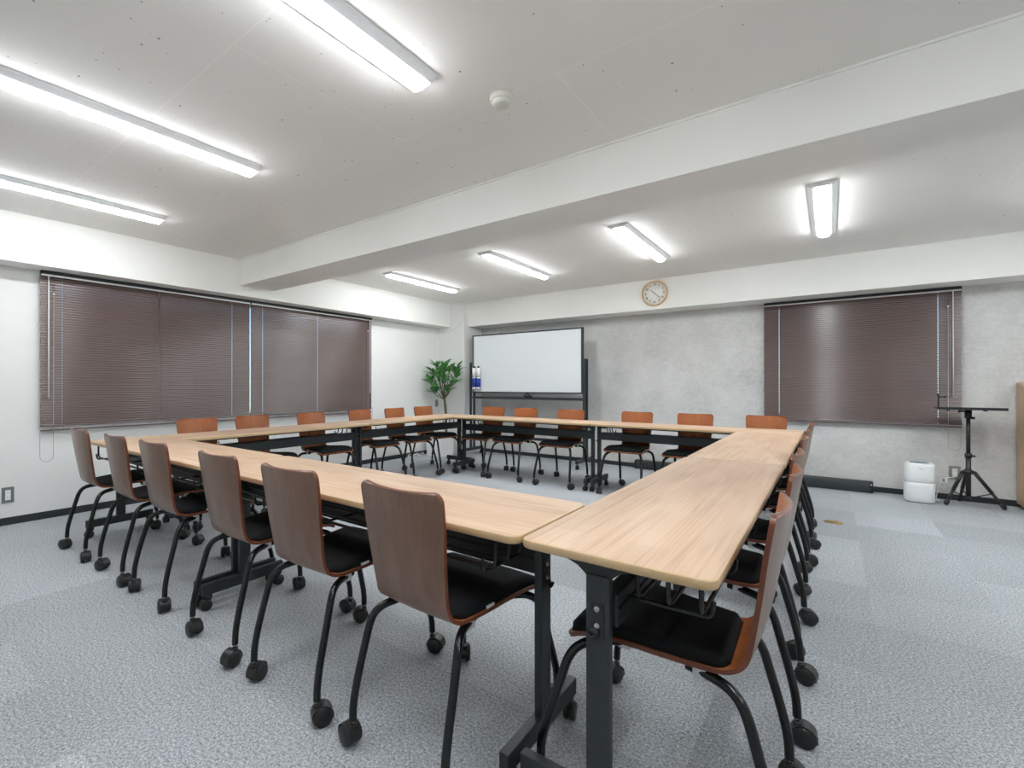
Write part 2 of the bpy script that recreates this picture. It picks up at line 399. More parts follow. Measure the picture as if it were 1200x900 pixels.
# ------------------------------------------------------------------ blinds (built along local X, room side = -Y)
def blind(name, label, width, ztop, zbot, holes, dark_tapes, wand_x, loc, rz, cordside, loop_z, group):
    """holes: list of (x, gap_width) cord slots that let daylight through."""
    t = thing(name, label, 'blind', loc, rz, group)
    bm = NB(); bm_box(bm, 0, width, -0.018, 0.018, ztop-0.036, ztop-0.001, bev=0.002); obj('headrail', bm, M['black_metal'], t)
    bm = NB(); bm_box(bm, 0.004, width-0.004, -0.022, -0.018, ztop-0.044, ztop-0.030, bev=0.0008); obj('highlight_strip', bm, M['rail_white'], t)  # white strip stands in for the highlight on the headrail's lower front edge
    bm = NB(); pitch, w, ang = 0.0212, 0.0255, math.radians(63)
    xs = [0.0]; gaps = []
    for hx, hw in sorted(holes):
        xs += [hx-hw/2, hx+hw/2]; gaps.append(len(xs)-2)
    xs.append(width)
    n = int((ztop-0.05-zbot-0.012)/pitch)
    for i in range(n):
        zc = ztop-0.052-i*pitch
        ws = []
        a = ang+random.uniform(-0.02, 0.02)
        for s in (-1, -0.5, 0, 0.5, 1):   # s=-1: room-side lower edge; s=+1: window-side upper edge
            bulge = 0.0040*(1-s*s)
            y = s*w/2*math.cos(a)-bulge*math.sin(a); z = s*w/2*math.sin(a)+bulge*math.cos(a)
            ws.append((y, z))
        jx = random.uniform(-0.0015, 0.0015)
        cols = [[bm.verts.new((x+(jx if k in (0, len(xs)-1) else 0), y, zc+z)) for (y, z) in ws] for k, x in enumerate(xs)]
        for k in range(len(xs)-1):
            for j in range(4):
                if k in gaps and j in (1, 2): continue
                f = bm.faces.new((cols[k][j], cols[k+1][j], cols[k+1][j+1], cols[k][j+1])); f.smooth = True
    me = obj('slats', bm, M['slat'], t)
    bm = NB(); bm_box(bm, 0, width, -0.011, 0.011, zbot, zbot+0.014, bev=0.003); obj('bottom_rail', bm, M['slat'], t)
    bm = NB()
    for x in [h[0] for h in holes]+dark_tapes:
        for y in (-0.0125,):
            bm_tube(bm, [(x+0.006, y, ztop-0.03), (x+0.006, y, zbot+0.01)], 0.0007, 5)
    obj('ladder_cord', bm, M['slat'], t)
    bm = NB(); bm_tube(bm, [(wand_x, -0.027, ztop-0.035), (wand_x, -0.029, 0.99)], 0.0042, 8); obj('tilt_wand', bm, M['rail_white'], t)
    bm = NB(); cx = wand_x+cordside*0.033
    bm_tube(bm, [(cx, -0.024, ztop-0.035), (cx, -0.024, ztop-0.18)], 0.0022, 6)
    bm_lathe(bm, [(0, 0), (0.006, 0.003), (0.006, 0.016), (0, 0.018)], 10, Matrix.Translation((cx, -0.024, ztop-0.195)), mi=1)
    e = -cordside
    x0, x1 = cx, cx+e*0.085
    path = [(x0, -0.022, ztop-0.2), (x0, -0.021, zbot+0.05), (x0, -0.02, zbot-0.1)]
    path += [((x0+x1)/2+(x0-x1)/2*math.cos(a), -0.02, loop_z+0.045-0.045*math.sin(a)) for a in [PI*k/8 for k in range(9)]]
    path += [(x1, -0.02, zbot-0.08), (x1, -0.018, zbot+0.004)]
    bm_tube(bm, path, 0.0018, 6, mi=2)
    obj('pull_cord', bm, [M['black_metal'], M['plastic_white'], M['cord_grey']], t)
    return t
# left wall: two blinds side by side. local X runs along world +Y, room side -Y(local) must be world +X  -> rz = +90deg
BX = XL+0.045
G = 'dark brown venetian blinds'
blind('venetian_blind', 'wide brown venetian blind on the white wall, nearest the camera, tilt wand at its left', 1.755, 2.033, 0.722,
      [(0.14, 0.0025), (0.865, 0.006), (1.56, 0.005)], [0.5, 1.21], 0.048, (BX, 0.968, 0), PI/2, 1, 0.475, G)
blind('venetian_blind', 'brown venetian blind on the white wall, its end next to the potted plant', 1.745, 2.033, 0.722,
      [(0.14, 0.006), (0.865, 0.006), (1.62, 0.002)], [0.5, 1.22], 1.70, (BX, 2.735, 0), PI/2, -1, 0.74, G)
blind('venetian_blind', 'brown venetian blind on the grey concrete-look wall behind the tripod stand', 1.585, 2.033, 0.695,
      [(0.145, 0.008), (1.425, 0.008)], [0.58, 1.005], 1.525, (-0.60, YB-0.045, 0), 0, -1, 0.48, G)

# ------------------------------------------------------------------ ceiling lights
def make_light():
    t = thing('ceiling_light', '', 'ceiling light')
    L_, w = 1.27, 0.165
    bm = NB(); prof = [(-w/2, 0), (-w/2, -0.006), (-0.05, -0.026), (0.05, -0.026), (w/2, -0.006), (w/2, 0)]
    rings = [[bm.verts.new((x, y, z)) for x, z in prof] for y in (-L_/2, L_/2)]
    for i in range(len(prof)-1): bm.faces.new((rings[0][i], rings[1][i], rings[1][i+1], rings[0][i+1]))
    bm.faces.new(rings[0]); bm.faces.new(rings[1][::-1]); bm.faces.new((rings[0][0], rings[0][-1], rings[1][-1], rings[1][0]))
    obj('housing', bm, M['fixture_white'], t)
    bm = NB(); prof = [(-0.038, -0.024), (-0.037, -0.036), (-0.028, -0.045), (0, -0.049), (0.028, -0.045), (0.037, -0.036), (0.038, -0.024)]
    rings = [[bm.verts.new((x, y, z)) for x, z in prof] for y in (-L_/2+0.02, L_/2-0.02)]
    for i in range(len(prof)-1):
        f = bm.faces.new((rings[0][i], rings[1][i], rings[1][i+1], rings[0][i+1])); f.smooth = True
    bm.faces.new(rings[0]); bm.faces.new(rings[1][::-1]); bm.faces.new((rings[0][0], rings[0][-1], rings[1][-1], rings[1][0]))
    obj('diffuser', bm, M['tube_light'], t)
    return t
lights = [
 (-1.395, 0.885, 'long tube light cut off by the top edge of the photo, nearest the smoke detector'),
 (-2.775, 0.885, 'middle of the three long tube lights at upper left, on the near ceiling bay'),
 (-4.165, 0.885, 'long tube light on the near ceiling bay, closest to the white window wall'),
 (-0.02, 0.885, 'near-bay tube light above the camera, out of the picture'),
 (1.34, 0.885, 'near-bay tube light to the right of the camera, out of the picture'),
 (-4.085, 4.475, 'tube light beyond the beam, the leftmost one next to the white wall beam'),
 (-2.70, 4.475, 'tube light beyond the beam, above the whiteboard'),
 (-1.375, 4.475, 'tube light beyond the beam, just in front of the round clock'),
 (-0.04, 4.475, 'tube light beyond the beam, above the blind on the grey wall'),
 (1.34, 4.475, 'tube light beyond the beam, just out of the picture on the right'),
 (2.70, 4.475, 'added unseen tube light beyond the beam at far right, brightening the far bay'),  # unseen extra lamp, added to brighten the bay beyond the beam
]
l0 = make_light()
for i, (x, y, lab) in enumerate(lights):
    o = l0 if i == 0 else copy_tree(l0)
    o.location = (x, y, ZC-0.0005); tag(o, lab, 'ceiling light', 'long white ceiling tube lights')
    if y > 3:
        for ch in o.children:
            if ch.name.startswith('diffuser'):      # same tubes, emission raised to lift the bay beyond the beam
                ch.material_slots[0].link = 'OBJECT'; ch.material_slots[0].material = M['tube_light_boost']

# smoke detector
t = thing('smoke_detector', 'small round white smoke detector on the ceiling before the beam', 'smoke detector', (-1.183, 1.812, ZC))
bm = NB(); bm_lathe(bm, [(0, -0.001), (0.05, -0.001), (0.052, -0.006), (0.051, -0.024), (0.047, -0.027), (0, -0.027)][::-1], 28); obj('base', bm, M['plastic_cream'], t)
bm = NB(); bm_lathe(bm, [(0, -0.046), (0.03, -0.045), (0.040, -0.040), (0.043, -0.030), (0.043, -0.026), (0, -0.026)], 28); obj('sensor_cap', bm, M['plastic_cream'], t)

# ------------------------------------------------------------------ wall clock on the back beam
t = thing('wall_clock', 'round wall clock with wooden rim and white face on the beam', 'clock', (-1.718, YBF, 2.232))
RX = Matrix.Rotation(PI/2, 4, 'X')     # lathe axis z -> -y (towards the room)
bm = NB(); bm_lathe(bm, [(0.140, 0.0), (0.155, 0.0), (0.157, 0.012), (0.154, 0.026), (0.149, 0.029), (0.145, 0.026), (0.143, 0.012), (0.140, 0.0)], 48, RX); obj('rim', bm, M['clock_wood'], t)
bm = NB(); bm_lathe(bm, [(0, 0.001), (0.1435, 0.001), (0.1435, 0.012), (0, 0.012)], 48, RX); face = obj('dial', bm, M['clock_face'], t)
for h in range(1, 13):
    cu = bpy.data.curves.new('numeral', 'FONT'); cu.body = str(h); cu.size = 0.036; cu.align_x = 'CENTER'; cu.align_y = 'CENTER'; cu.extrude = 0.0006; cu.offset = 0.0006
    tmp = bpy.data.objects.new('numeral', cu); C.objects.link(tmp)
    me = bpy.data.meshes.new_from_object(tmp.evaluated_get(bpy.context.evaluated_depsgraph_get()))
    bpy.data.objects.remove(tmp); me.name = 'numeral'
    me.materials.clear(); me.materials.append(M['black_metal'])
    o = bpy.data.objects.new('numeral', me); C.objects.link(o); o.parent = face
    a = PI/2-h*PI/6
    o.location = (0.108*math.cos(a), -0.0128, 0.108*math.sin(a)); o.rotation_euler = (PI/2, 0, 0)
def hand(name, ang, ln, w, y):
    bm = NB(); bm_box(bm, -w/2, w/2, -0.001, 0.001, -0.018, ln, bev=0.0004)
    o = obj(name, bm, M['black_metal'], t, loc=(0, y, 0), rot=(0, ang, 0)); return o
hand('hour_hand', math.radians(311), 0.066, 0.0075, -0.0155); hand('minute_hand', math.radians(132), 0.098, 0.005, -0.0185)

# ------------------------------------------------------------------ chair
def shell_profile():
    # (y, z, half width, side wrap) from top of the back to the front lip (outer/centre surface)
    P = [(-0.015, 0.809, 0.167, 0.024), (0.000, 0.72, 0.163, 0.023), (0.016, 0.62, 0.155, 0.020), (0.032, 0.54, 0.148, 0.016),
         (0.045, 0.495, 0.145, 0.011), (0.060, 0.462, 0.147, 0.006), (0.088, 0.439, 0.151, 0.002), (0.13, 0.432, 0.158, 0.0),
         (0.22, 0.437, 0.172, 0.0), (0.33, 0.445, 0.186, 0.0), (0.40, 0.446, 0.196, 0.0), (0.445, 0.438, 0.200, 0.0), (0.478, 0.421, 0.201, 0.0)]
    V = [Vector(p[:2]+(0,)) for p in P]
    out = []
    # Catmull-Rom refinement
    for i in range(len(P)-1):
        p0 = P[max(i-1, 0)]; p1 = P[i]; p2 = P[i+1]; p3 = P[min(i+2, len(P)-1)]
        for k in range(3):
            s = k/3
            out.append(tuple(0.5*((2*b)+(-a+c)*s+(2*a-5*b+4*c-d)*s*s+(-a+3*b-3*c+d)*s**3) for a, b, c, d in zip(p0, p1, p2, p3)))
    out.append(P[-1])
    return out

def make_chair():
    t = thing('chair', '', 'chair')
    P = shell_profile(); nu = 14; th = 0.011
    bm = NB()
    def surf(off):
        rows = []
        for i, (y, z, hw, wrap) in enumerate(P):
            a = P[max(i-1, 0)]; b = P[min(i+1, len(P)-1)]
            ty, tz = b[0]-a[0], b[1]-a[1]; l = math.hypot(ty, tz); ny, nz = -tz/l, ty/l   # towards the sitter
            row = []
            # rounded top and front corners
            s_top = (P[0][1]-z) if i < 8 else 9; w = hw
            s_fr = math.hypot(P[-1][0]-y, P[-1][1]-z) if i > len(P)-9 else 9
            for s, rr in ((s_top, 0.028), (s_fr, 0.03)):
                if s < rr: w = hw-rr+math.sqrt(max(0, rr*rr-(rr-s)**2))
            for k in range(nu+1):
                u = -1+2*k/nu
                d = off+wrap*(u*u)
                row.append(bm.verts.new((u*w, y+ny*d, z+nz*d)))
            rows.append(row)
        return rows
    # extra rows near the ends so the corners stay round
    fine = []
    for i, p in enumerate(P):
        fine.append(p)
        if i in (0, 1, 2) or i in (len(P)-2, len(P)-3):
            q = P[i+1]; fine.append(tuple((a+b)/2 for a, b in zip(p, q)))
    P = fine
    # a few very fine rows right at the top edge
    top = [tuple(a+(b-a)*f for a, b in zip(P[0], P[1])) for f in (0.15, 0.4)]
    P = [P[0]]+top+P[1:]
    end = [tuple(a+(b-a)*f for a, b in zip(P[-2], P[-1])) for f in (0.5, 0.85)]
    P = P[:-1]+end+[P[-1]]
    A = surf(0.0); B = surf(th)
    n = len(P)
    def quad(a, b, c, d, mi):
        try:
            f = bm.faces.new((a, b, c, d)); f.smooth = True; f.material_index = mi
        except ValueError: pass
    for i in range(n-1):
        for k in range(nu):
            quad(A[i][k], A[i+1][k], A[i+1][k+1], A[i][k+1], 0)
            quad(B[i][k+1], B[i+1][k+1], B[i+1][k], B[i][k], 2)
        quad(A[i][0], B[i][0], B[i+1][0], A[i+1][0], 1)
        quad(A[i][nu], A[i+1][nu], B[i+1][nu], B[i][nu], 1)
    for k in range(nu):
        quad(A[0][k], A[0][k+1], B[0][k+1], B[0][k], 1); quad(A[-1][k], B[-1][k], B[-1][k+1], A[-1][k+1], 1)
    sh = obj('plywood_shell', bm, [M['walnut'], M['ply_edge'], M['walnut_front']], t)
    sh.data.set_sharp_from_angle(angle=math.radians(50))
    # seat pad: follows the seat, domed
    bm = NB(); pad0 = [p for p in P if p[0] > 0.095 and p[1] < 0.46 and p[0] < 0.470]; pad = []
    for i in range(len(pad0)-1):
        for f in (0, 0.25, 0.5, 0.75): pad.append(tuple(a+(b-a)*f for a, b in zip(pad0[i], pad0[i+1])))
    pad.append(pad0[-1])
    al = [0.0]
    for q0, q1 in zip(pad, pad[1:]): al.append(al[-1]+math.hypot(q1[0]-q0[0], q1[1]-q0[1]))
    extra = []
    for q0, q1, d0, d1 in ((pad[0], pad[1], 0.25, 0.5), (pad[-1], pad[-2], 0.25, 0.5)):
        extra.append([tuple(a+(b-a)*f for a, b in zip(q0, q1)) for f in (0.12, 0.3, 0.6)])
    pad = [pad[0]]+extra[0]+pad[1:-1]+extra[1][::-1]+[pad[-1]]
    al = [0.0]
    for q0, q1 in zip(pad, pad[1:]): al.append(al[-1]+math.hypot(q1[0]-q0[0], q1[1]-q0[1]))
    rows = []; m = len(pad)
    for i, (y, z, hw, wrap) in enumerate(pad):
        a = pad[max(i-1, 0)]; b = pad[min(i+1, m-1)]; ty, tz = b[0]-a[0], b[1]-a[1]; l = math.hypot(ty, tz); ny, nz = -tz/l, ty/l
        dd = min(al[i], al[-1]-al[i]); ends = min(1, dd/0.032); ends = math.sqrt(max(0, 1-(1-ends)**2))
        w = hw-0.005-(1-ends)*0.032
        row = []
        for k in range(19):
            u = -1+2*k/18; e = max(0, (abs(u)-0.86)/0.14); side = math.sqrt(max(0, 1-e*e))
            h = th+0.001+(0.010+0.018*side*ends) if side*ends > 0 else th+0.001
            h = th+0.001+0.024*min(side, ends)*(1-0.15*u*u)
            row.append(bm.verts.new((u*w, y+ny*h, z+nz*h)))
        rows.append(row)
    for i in range(m-1):
        for k in range(18):
            f = bm.faces.new((rows[i][k], rows[i][k+1], rows[i+1][k+1], rows[i+1][k])); f.smooth = True
    # underside closing
    f = bm.faces.new([rows[0][k] for k in range(19)]+[rows[i][18] for i in range(1, m)]+[rows[m-1][k] for k in range(17, -1, -1)]+[rows[i][0] for i in range(m-2, 0, -1)])
    obj('seat_pad', bm, M['pad_black'], t)
    bm = NB(); bm_box(bm, 0.1655, 0.1715, 0.205, 0.24, 0.4485, 0.4565, bev=0.001); obj('label_tag', bm, M['tag_white'], t)
    bm = NB(); bm_tube(bm, [(-0.13, 0.175, 0.421), (0.13, 0.175, 0.421)], 0.010, 8); bm_tube(bm, [(-0.125, 0.335, 0.431), (0.125, 0.335, 0.431)], 0.010, 8)
    bm_box(bm, -0.10, -0.06, 0.15, 0.36, 0.426, 0.4325, bev=0.001); bm_box(bm, 0.06, 0.10, 0.15, 0.36, 0.426, 0.4325, bev=0.001)
    obj('seat_frame', bm, M['chair_tube'], t)
    cast = None
    for s in (-1, 1):
        for kind in ('rear', 'front'):
            if kind == 'rear': pts = [(0.128, 0.195, 0.417), (0.140, 0.135, 0.413), (0.160, 0.090, 0.405), (0.177, 0.063, 0.375), (0.182, 0.043, 0.30), (0.186, 0.016, 0.20), (0.188, 0.002, 0.13), (0.188, 0.0, 0.078)]
            else: pts = [(0.124, 0.325, 0.427), (0.138, 0.385, 0.421), (0.165, 0.445, 0.409), (0.186, 0.478, 0.375), (0.193, 0.500, 0.30), (0.201, 0.530, 0.20), (0.207, 0.550, 0.13), (0.208, 0.552, 0.078)]
            pts = smooth_path([(s*x, y, z) for x, y, z in pts], 3)
            ex, ey, ez = pts[-1]
            bm = NB(); bm_tube(bm, [(p[0]-ex, p[1]-ey, p[2]) for p in pts], 0.0122, 12)
            leg = obj('leg', bm, M['chair_tube'], t, loc=(ex, ey, 0))
            if cast is None:
                bm = NB()
                RYm = Matrix.Rotation(PI/2, 4, 'Y')
                for side in (-1, 1):
                    prof = [(0, 0.0), (0.018, 0.0005), (0.0245, 0.003), (0.026, 0.008), (0.026, 0.014), (0.024, 0.017), (0, 0.017)]
                    mt = Matrix.Translation((side*0.0205 if side < 0 else 0.0035, 0.014, 0.0262)) @ RYm
                    if side < 0: mt = Matrix.Translation((-0.0205, 0.014, 0.0262)) @ RYm
                    bm_lathe(bm, prof, 20, mt)
                # hood over the twin wheels
                hood = [(0.014+0.029*math.cos(a), 0.0262+0.029*math.sin(a)) for a in [math.radians(d) for d in range(-15, 196, 15)]]
                hood += [(0.014+0.0265*math.cos(a), 0.0262+0.0265*math.sin(a)) for a in [math.radians(d) for d in range(195, -16, -15)]]
                va = [bm.verts.new((-0.0165, y, z)) for y, z in hood]; vb = [bm.verts.new((0.0165, y, z)) for y, z in hood]
                for k in range(len(hood)):
                    k2 = (k+1) % len(hood); f = bm.faces.new((va[k], va[k2], vb[k2], vb[k]))
                for k in range(len(hood)//2-1):
                    j = len(hood)-1-k
                    bm.faces.new((va[k], va[k+1], va[j-1], va[j])); bm.faces.new((vb[k], vb[j], vb[j-1], vb[k+1]))
                bm_box(bm, -0.0025, 0.0025, -0.002, 0.03, 0.018, 0.05)
                bm_tube(bm, [(0, 0, 0.045), (0, 0, 0.062)], 0.010, 12); bm_tube(bm, [(0, 0, 0.062), (0, 0, 0.072)], 0.006, 10, mi=1)
                for v in bm.verts:
                    if v.co.z < 0.058: v.co = Vector((v.co.x*1.3, v.co.y*1.2, v.co.z*1.2))
                    else: v.co.z += 0.006
                cast = obj('caster', bm, [M['caster_black'], M['chrome']], leg)
            else:
                c = cast.copy(); C.objects.link(c); c.parent = leg
            # light grey clamp where the leg joins the seat
            sx, sy, sz = (s*0.129, 0.345, 0.4265) if kind == 'front' else (s*0.134, 0.165, 0.4155)
            bm = NB(); bm_box(bm, -0.012, 0.012, -0.015, 0.015, -0.016, 0.0145, bev=0.003)
            obj('clamp', bm, M['clamp_grey'], t, loc=(sx, sy, sz))
    return t

swivel = random.Random(4)
chair0 = make_chair(); used = [False]
def place_chair(x, y, rz, label, group):
    o = chair0 if not used[0] else copy_tree(chair0); used[0] = True
    o.location = (x, y, 0); o.rotation_euler = (0, 0, rz); tag(o, label, 'chair', group)
    for ch in o.children:
        if ch.name.startswith('leg'):
            for c in ch.children: c.rotation_euler = (0, 0, swivel.uniform(0, 2*PI))
    return o
W = 'brown plywood chair '
A = [(-0.969, 0.940, -2, 'seen from behind in the near row, beside the near table corner'), (-1.508, 0.930, 1, 'in the near row, second from the near table corner'),
     (-2.051, 0.940, 0, 'in the near row, third from the near table corner'), (-2.738, 0.940, 1, 'in the near row, third from the white wall'),
     (-3.268, 0.931, 0, 'in the near row, second from the white wall'), (-3.878, 0.916, 1, 'in the near row, at its far end by the white wall')]
for x, y, a, lab in A: place_chair(x, y, math.radians(a), W+lab, 'chairs along the near table row')
R = [(-0.086, 1.388, 1, 'tucked under the right table run, closest to the camera'), (-0.085, 1.975, 1, 'on the right table run, second from the camera'),
     (-0.10, 2.51, -1, 'on the right table run, third from the camera'), (-0.105, 3.225, 1, 'on the right table run, third from its far end'),
     (-0.105, 3.77, -1, 'on the right table run, second from its far end'), (-0.105, 4.36, 1, 'on the right table run, farthest one by the grey wall')]
for x, y, a, lab in R: place_chair(x, y, PI/2+math.radians(a), W+lab, 'chairs along the right table run')
Cc = [(-3.487, 5.185, 0, 'before the whiteboard, nearest the potted plant'), (-3.005, 5.185, 0, 'before the middle of the whiteboard'),
      (-2.40, 5.185, 2, 'before the right-hand post of the whiteboard'), (-1.64, 5.185, 0, 'before the grey wall, first right of the whiteboard'),
      (-1.07, 5.185, 0, 'before the grey wall, between whiteboard and window blind'), (-0.475, 5.262, -1, 'before the grey wall, under the left edge of its blind')]
for x, y, a, lab in Cc: place_chair(x, y, PI+math.radians(a), W+lab, 'chairs along the far table row')
D = [(-4.335, 1.85, 0, 'before the long blinds, at the left end of the window row'), (-4.335, 2.34, 2, 'before the long blinds, second from the left of the window row'),
     (-4.335, 2.98, -1, 'before the long blinds, third from the left of the window row'), (-4.335, 3.63, 1, 'in the window row, below the right end of the blinds'),
     (-4.335, 4.18, 0, 'in the window row, just right of the blinds'), (-4.365, 4.745, -4, 'in the window row, beside the potted plant')]
for x, y, a, lab in D: place_chair(x, y, -PI/2+math.radians(a), W+lab, 'chairs along the window table row')

# ------------------------------------------------------------------ folding tables
TL, TD = 1.797, 0.463
def make_table():
    t = thing('folding_table', '', 'table')
    # top: rounded corners, wood face, thicker moulded edge band
    bm = NB(); poly = rounded_rect(-TL/2, TL/2, -TD/2, TD/2, 0.032, 6); n = len(poly)
    def inset(d): return rounded_rect(-TL/2+d, TL/2-d, -TD/2+d, TD/2-d, 0.032-d*0.6, 6)
    layers = [(0.0045, 0.6775), (0.001, 0.680), (0, 0.684), (0, 0.694), (0.0015, 0.698), (0.005, 0.6998)]
    rings = [[bm.verts.new((x, y, z)) for x, y in inset(d)] for d, z in layers]
    for a, b in zip(rings, rings[1:]):
        for i in range(n):
            f = bm.faces.new((a[i], a[(i+1) % n], b[(i+1) % n], b[i])); f.smooth = True; f.material_index = 1
    f = bm.faces.new(rings[-1]); f.material_index = 0
    f = bm.faces.new(rings[0][::-1]); f.material_index = 2
    o = obj('tabletop', bm, [M['beech'], M['beech_edge'], M['dark_steel']], t); o.data.set_sharp_from_angle(angle=math.radians(40))
    # rails under the top
    bm = NB(); bm_box(bm, -TL/2+0.05, TL/2-0.05, -0.012, 0.03, 0.520, 0.600, bev=0.006); bm_box(bm, -TL/2+0.05, TL/2-0.05, -0.016, -0.008, 0.552, 0.568)
    obj('crossbar', bm, M['dark_steel'], t)
    for yy in (-0.125, 0.125):
        bm = NB(); bm_box(bm, -TL/2+0.11, TL/2-0.11, yy-0.018, yy+0.018, 0.660, 0.678, bev=0.002); obj('top_rail', bm, M['dark_steel'], t)
    # wire shelf on the sitter's side
    bm = NB(); r = 0.0058; zl = 0.583; xe = TL/2-0.095
    for yy in (-0.185, -0.115, -0.045):
        for s in (-1, 1):
            pass
        pts = [(-xe, yy, 0.672), (-xe, yy, zl+0.03), (-xe+0.006, yy, zl+0.008), (-xe+0.03, yy, zl), (xe-0.03, yy, zl), (xe-0.006, yy, zl+0.008), (xe, yy, zl+0.03), (xe, yy, 0.672)]
        bm_tube(bm, pts, r, 8)
    for xx in (-xe+0.03, -0.45, 0.0, 0.45, xe-0.03):
        bm_tube(bm, smooth_path([(xx, -0.205, zl+0.028), (xx, -0.20, zl-0.008), (xx, -0.18, zl-0.0115), (xx, -0.02, zl-0.0115), (xx, -0.0, zl-0.008), (xx, 0.0, zl+0.0)], 2), r*0.9, 8)
    obj('wire_shelf', bm, M['black_metal'], t)
    castr = None
    for s in (-1, 1):
        lg = None
        bm = NB(); x0 = TL/2-0.042; x1 = TL/2-0.017
        bm_box(bm, min(s*x0, s*x1), max(s*x0, s*x1), -0.0285, 0.0285, 0.125, 0.648, bev=0.003)
        leg = obj('leg', bm, M['dark_steel'], t)
        bm = NB(); bm_box(bm, min(s*(x0-0.004), s*x1), max(s*(x0-0.004), s*x1), -0.212, 0.212, 0.076, 0.130, bev=0.003); obj('foot_bar', bm, M['dark_steel'], leg)
        # flared tilt bracket under the top
        bm = NB(); poly = [(-0.027, 0.640), (-0.038, 0.650), (-0.052, 0.661), (-0.075, 0.6695), (-0.095, 0.6745), (0.095, 0.6745), (0.075, 0.6695), (0.052, 0.661), (0.038, 0.650), (0.027, 0.640)]
        mt = Matrix(((0, 0, 1, 0), (1, 0, 0, 0), (0, 1, 0, 0), (0, 0, 0, 1)))
        xa, xb = s*(TL/2-0.115), s*(TL/2-0.022)
        bm_prism(bm, poly, min(xa, xb), max(xa, xb), mat=mt); obj('tilt_bracket', bm, M['black_metal'], leg)
        # recessed lock plate with two bolts and a release lever on the outer face
        xo = s*(TL/2-0.017)
        bm = NB(); bm_box(bm, min(xo, xo+s*0.002), max(xo, xo+s*0.002), -0.016, 0.016, 0.50, 0.585, bev=0.0007); obj('lock_plate', bm, M['black_metal'], leg)
        for zz in (0.570, 0.530):
            bm = NB(); bm_lathe(bm, [(0, 0), (0.0065, 0), (0.0065, 0.003), (0.004, 0.005), (0, 0.005)], 12, Matrix.Translation((xo+s*0.002, 0, zz)) @ Matrix.Rotation(s*PI/2, 4, 'Y')); obj('bolt', bm, M['plastic_grey'], leg)
        bm = NB(); bm_tube(bm, smooth_path([(xo, 0.006, 0.512), (xo+s*0.006, 0.006, 0.505), (xo+s*0.010, 0.010, 0.500), (xo+s*0.012, 0.020, 0.512)], 2), 0.0045, 8)
        bm_lathe(bm, [(0, 0), (0.012, 0), (0.012, 0.006), (0, 0.007)], 14, Matrix.Translation((xo+s*0.001, 0.006, 0.512)) @ Matrix.Rotation(s*PI/2, 4, 'Y'))
        obj('release_lever', bm, M['caster_black'], leg)
        for yy in (-0.18, 0.18):
            xm = s*(TL/2-0.031)
            if castr is None:
                bm = NB(); RYm = Matrix.Rotation(PI/2, 4, 'Y')
                for q in (-0.0175, 0.0035):
                    bm_lathe(bm, [(0, 0.0), (0.019, 0.0005), (0.0265, 0.003), (0.028, 0.007), (0.028, 0.011), (0.026, 0.014), (0, 0.014)], 20, Matrix.Translation((q, 0.012, 0.0282)) @ RYm)
                bm_box(bm, -0.0035, 0.0035, -0.012, 0.022, 0.022, 0.058, bev=0.001)
                bm_box(bm, -0.014, 0.014, -0.014, 0.014, 0.058, 0.0765, bev=0.002)
                castr = obj('caster', bm, M['caster_black'], leg, loc=(xm, yy, 0))
            else:
                c = castr.copy(); C.objects.link(c); c.parent = leg; c.location = (xm, yy, 0)
            
    return t
table0 = make_table(); tused = [False]
def place_table(x, y, rz, off, label):
    o = table0 if not tused[0] else copy_tree(table0); tused[0] = True
    o.location = (x, y, 0); o.rotation_euler = (0, 0, rz); tag(o, label, 'table', 'folding tables of the square ring')
    for ch in o.children:
        if ch.name.startswith('leg'):
            ch.location = (0, off, 0)
            for c in ch.children:
                if c.name.startswith('caster'): c.rotation_euler = (0, 0, random.uniform(-0.15, 0.15)+(PI if c.location.y < 0 else 0))
    return o
hl, hd = 0.90, 0.2325
# table frame local -Y is the sitter's side
place_table(-0.650-hl, 1.068+hd, 0, -0.032, 'beech-top folding table of the near row, at the near corner')
place_table(-0.652-hl*3+0.0, 1.062+hd, 0, -0.03, 'beech-top folding table of the near row, at its white-wall end')
place_table(-0.181-hd, 1.068+hl, PI/2, 0.025, 'beech-top folding table nearest the camera, its end facing it')
place_table(-0.178-hd, 1.068+hl*3+0.004, PI/2, 0.025, 'beech-top folding table of the right run, at its far end')
place_table(-0.178-hl, 5.137-hd, PI, 0.02, 'beech-top folding table of the far row, at the right before the grey wall')
place_table(-0.180-hl*3, 5.135-hd, PI, 0.033, 'beech-top folding table of the far row, before the whiteboard')
place_table(-4.245+hd, 5.137-hl, -PI/2, 0.0, 'beech-top folding table of the window row, at the plant end')
place_table(-4.245+hd, 5.135-hl*3-0.002, -PI/2, 0.0, 'beech-top folding table of the window row, before the long blinds')

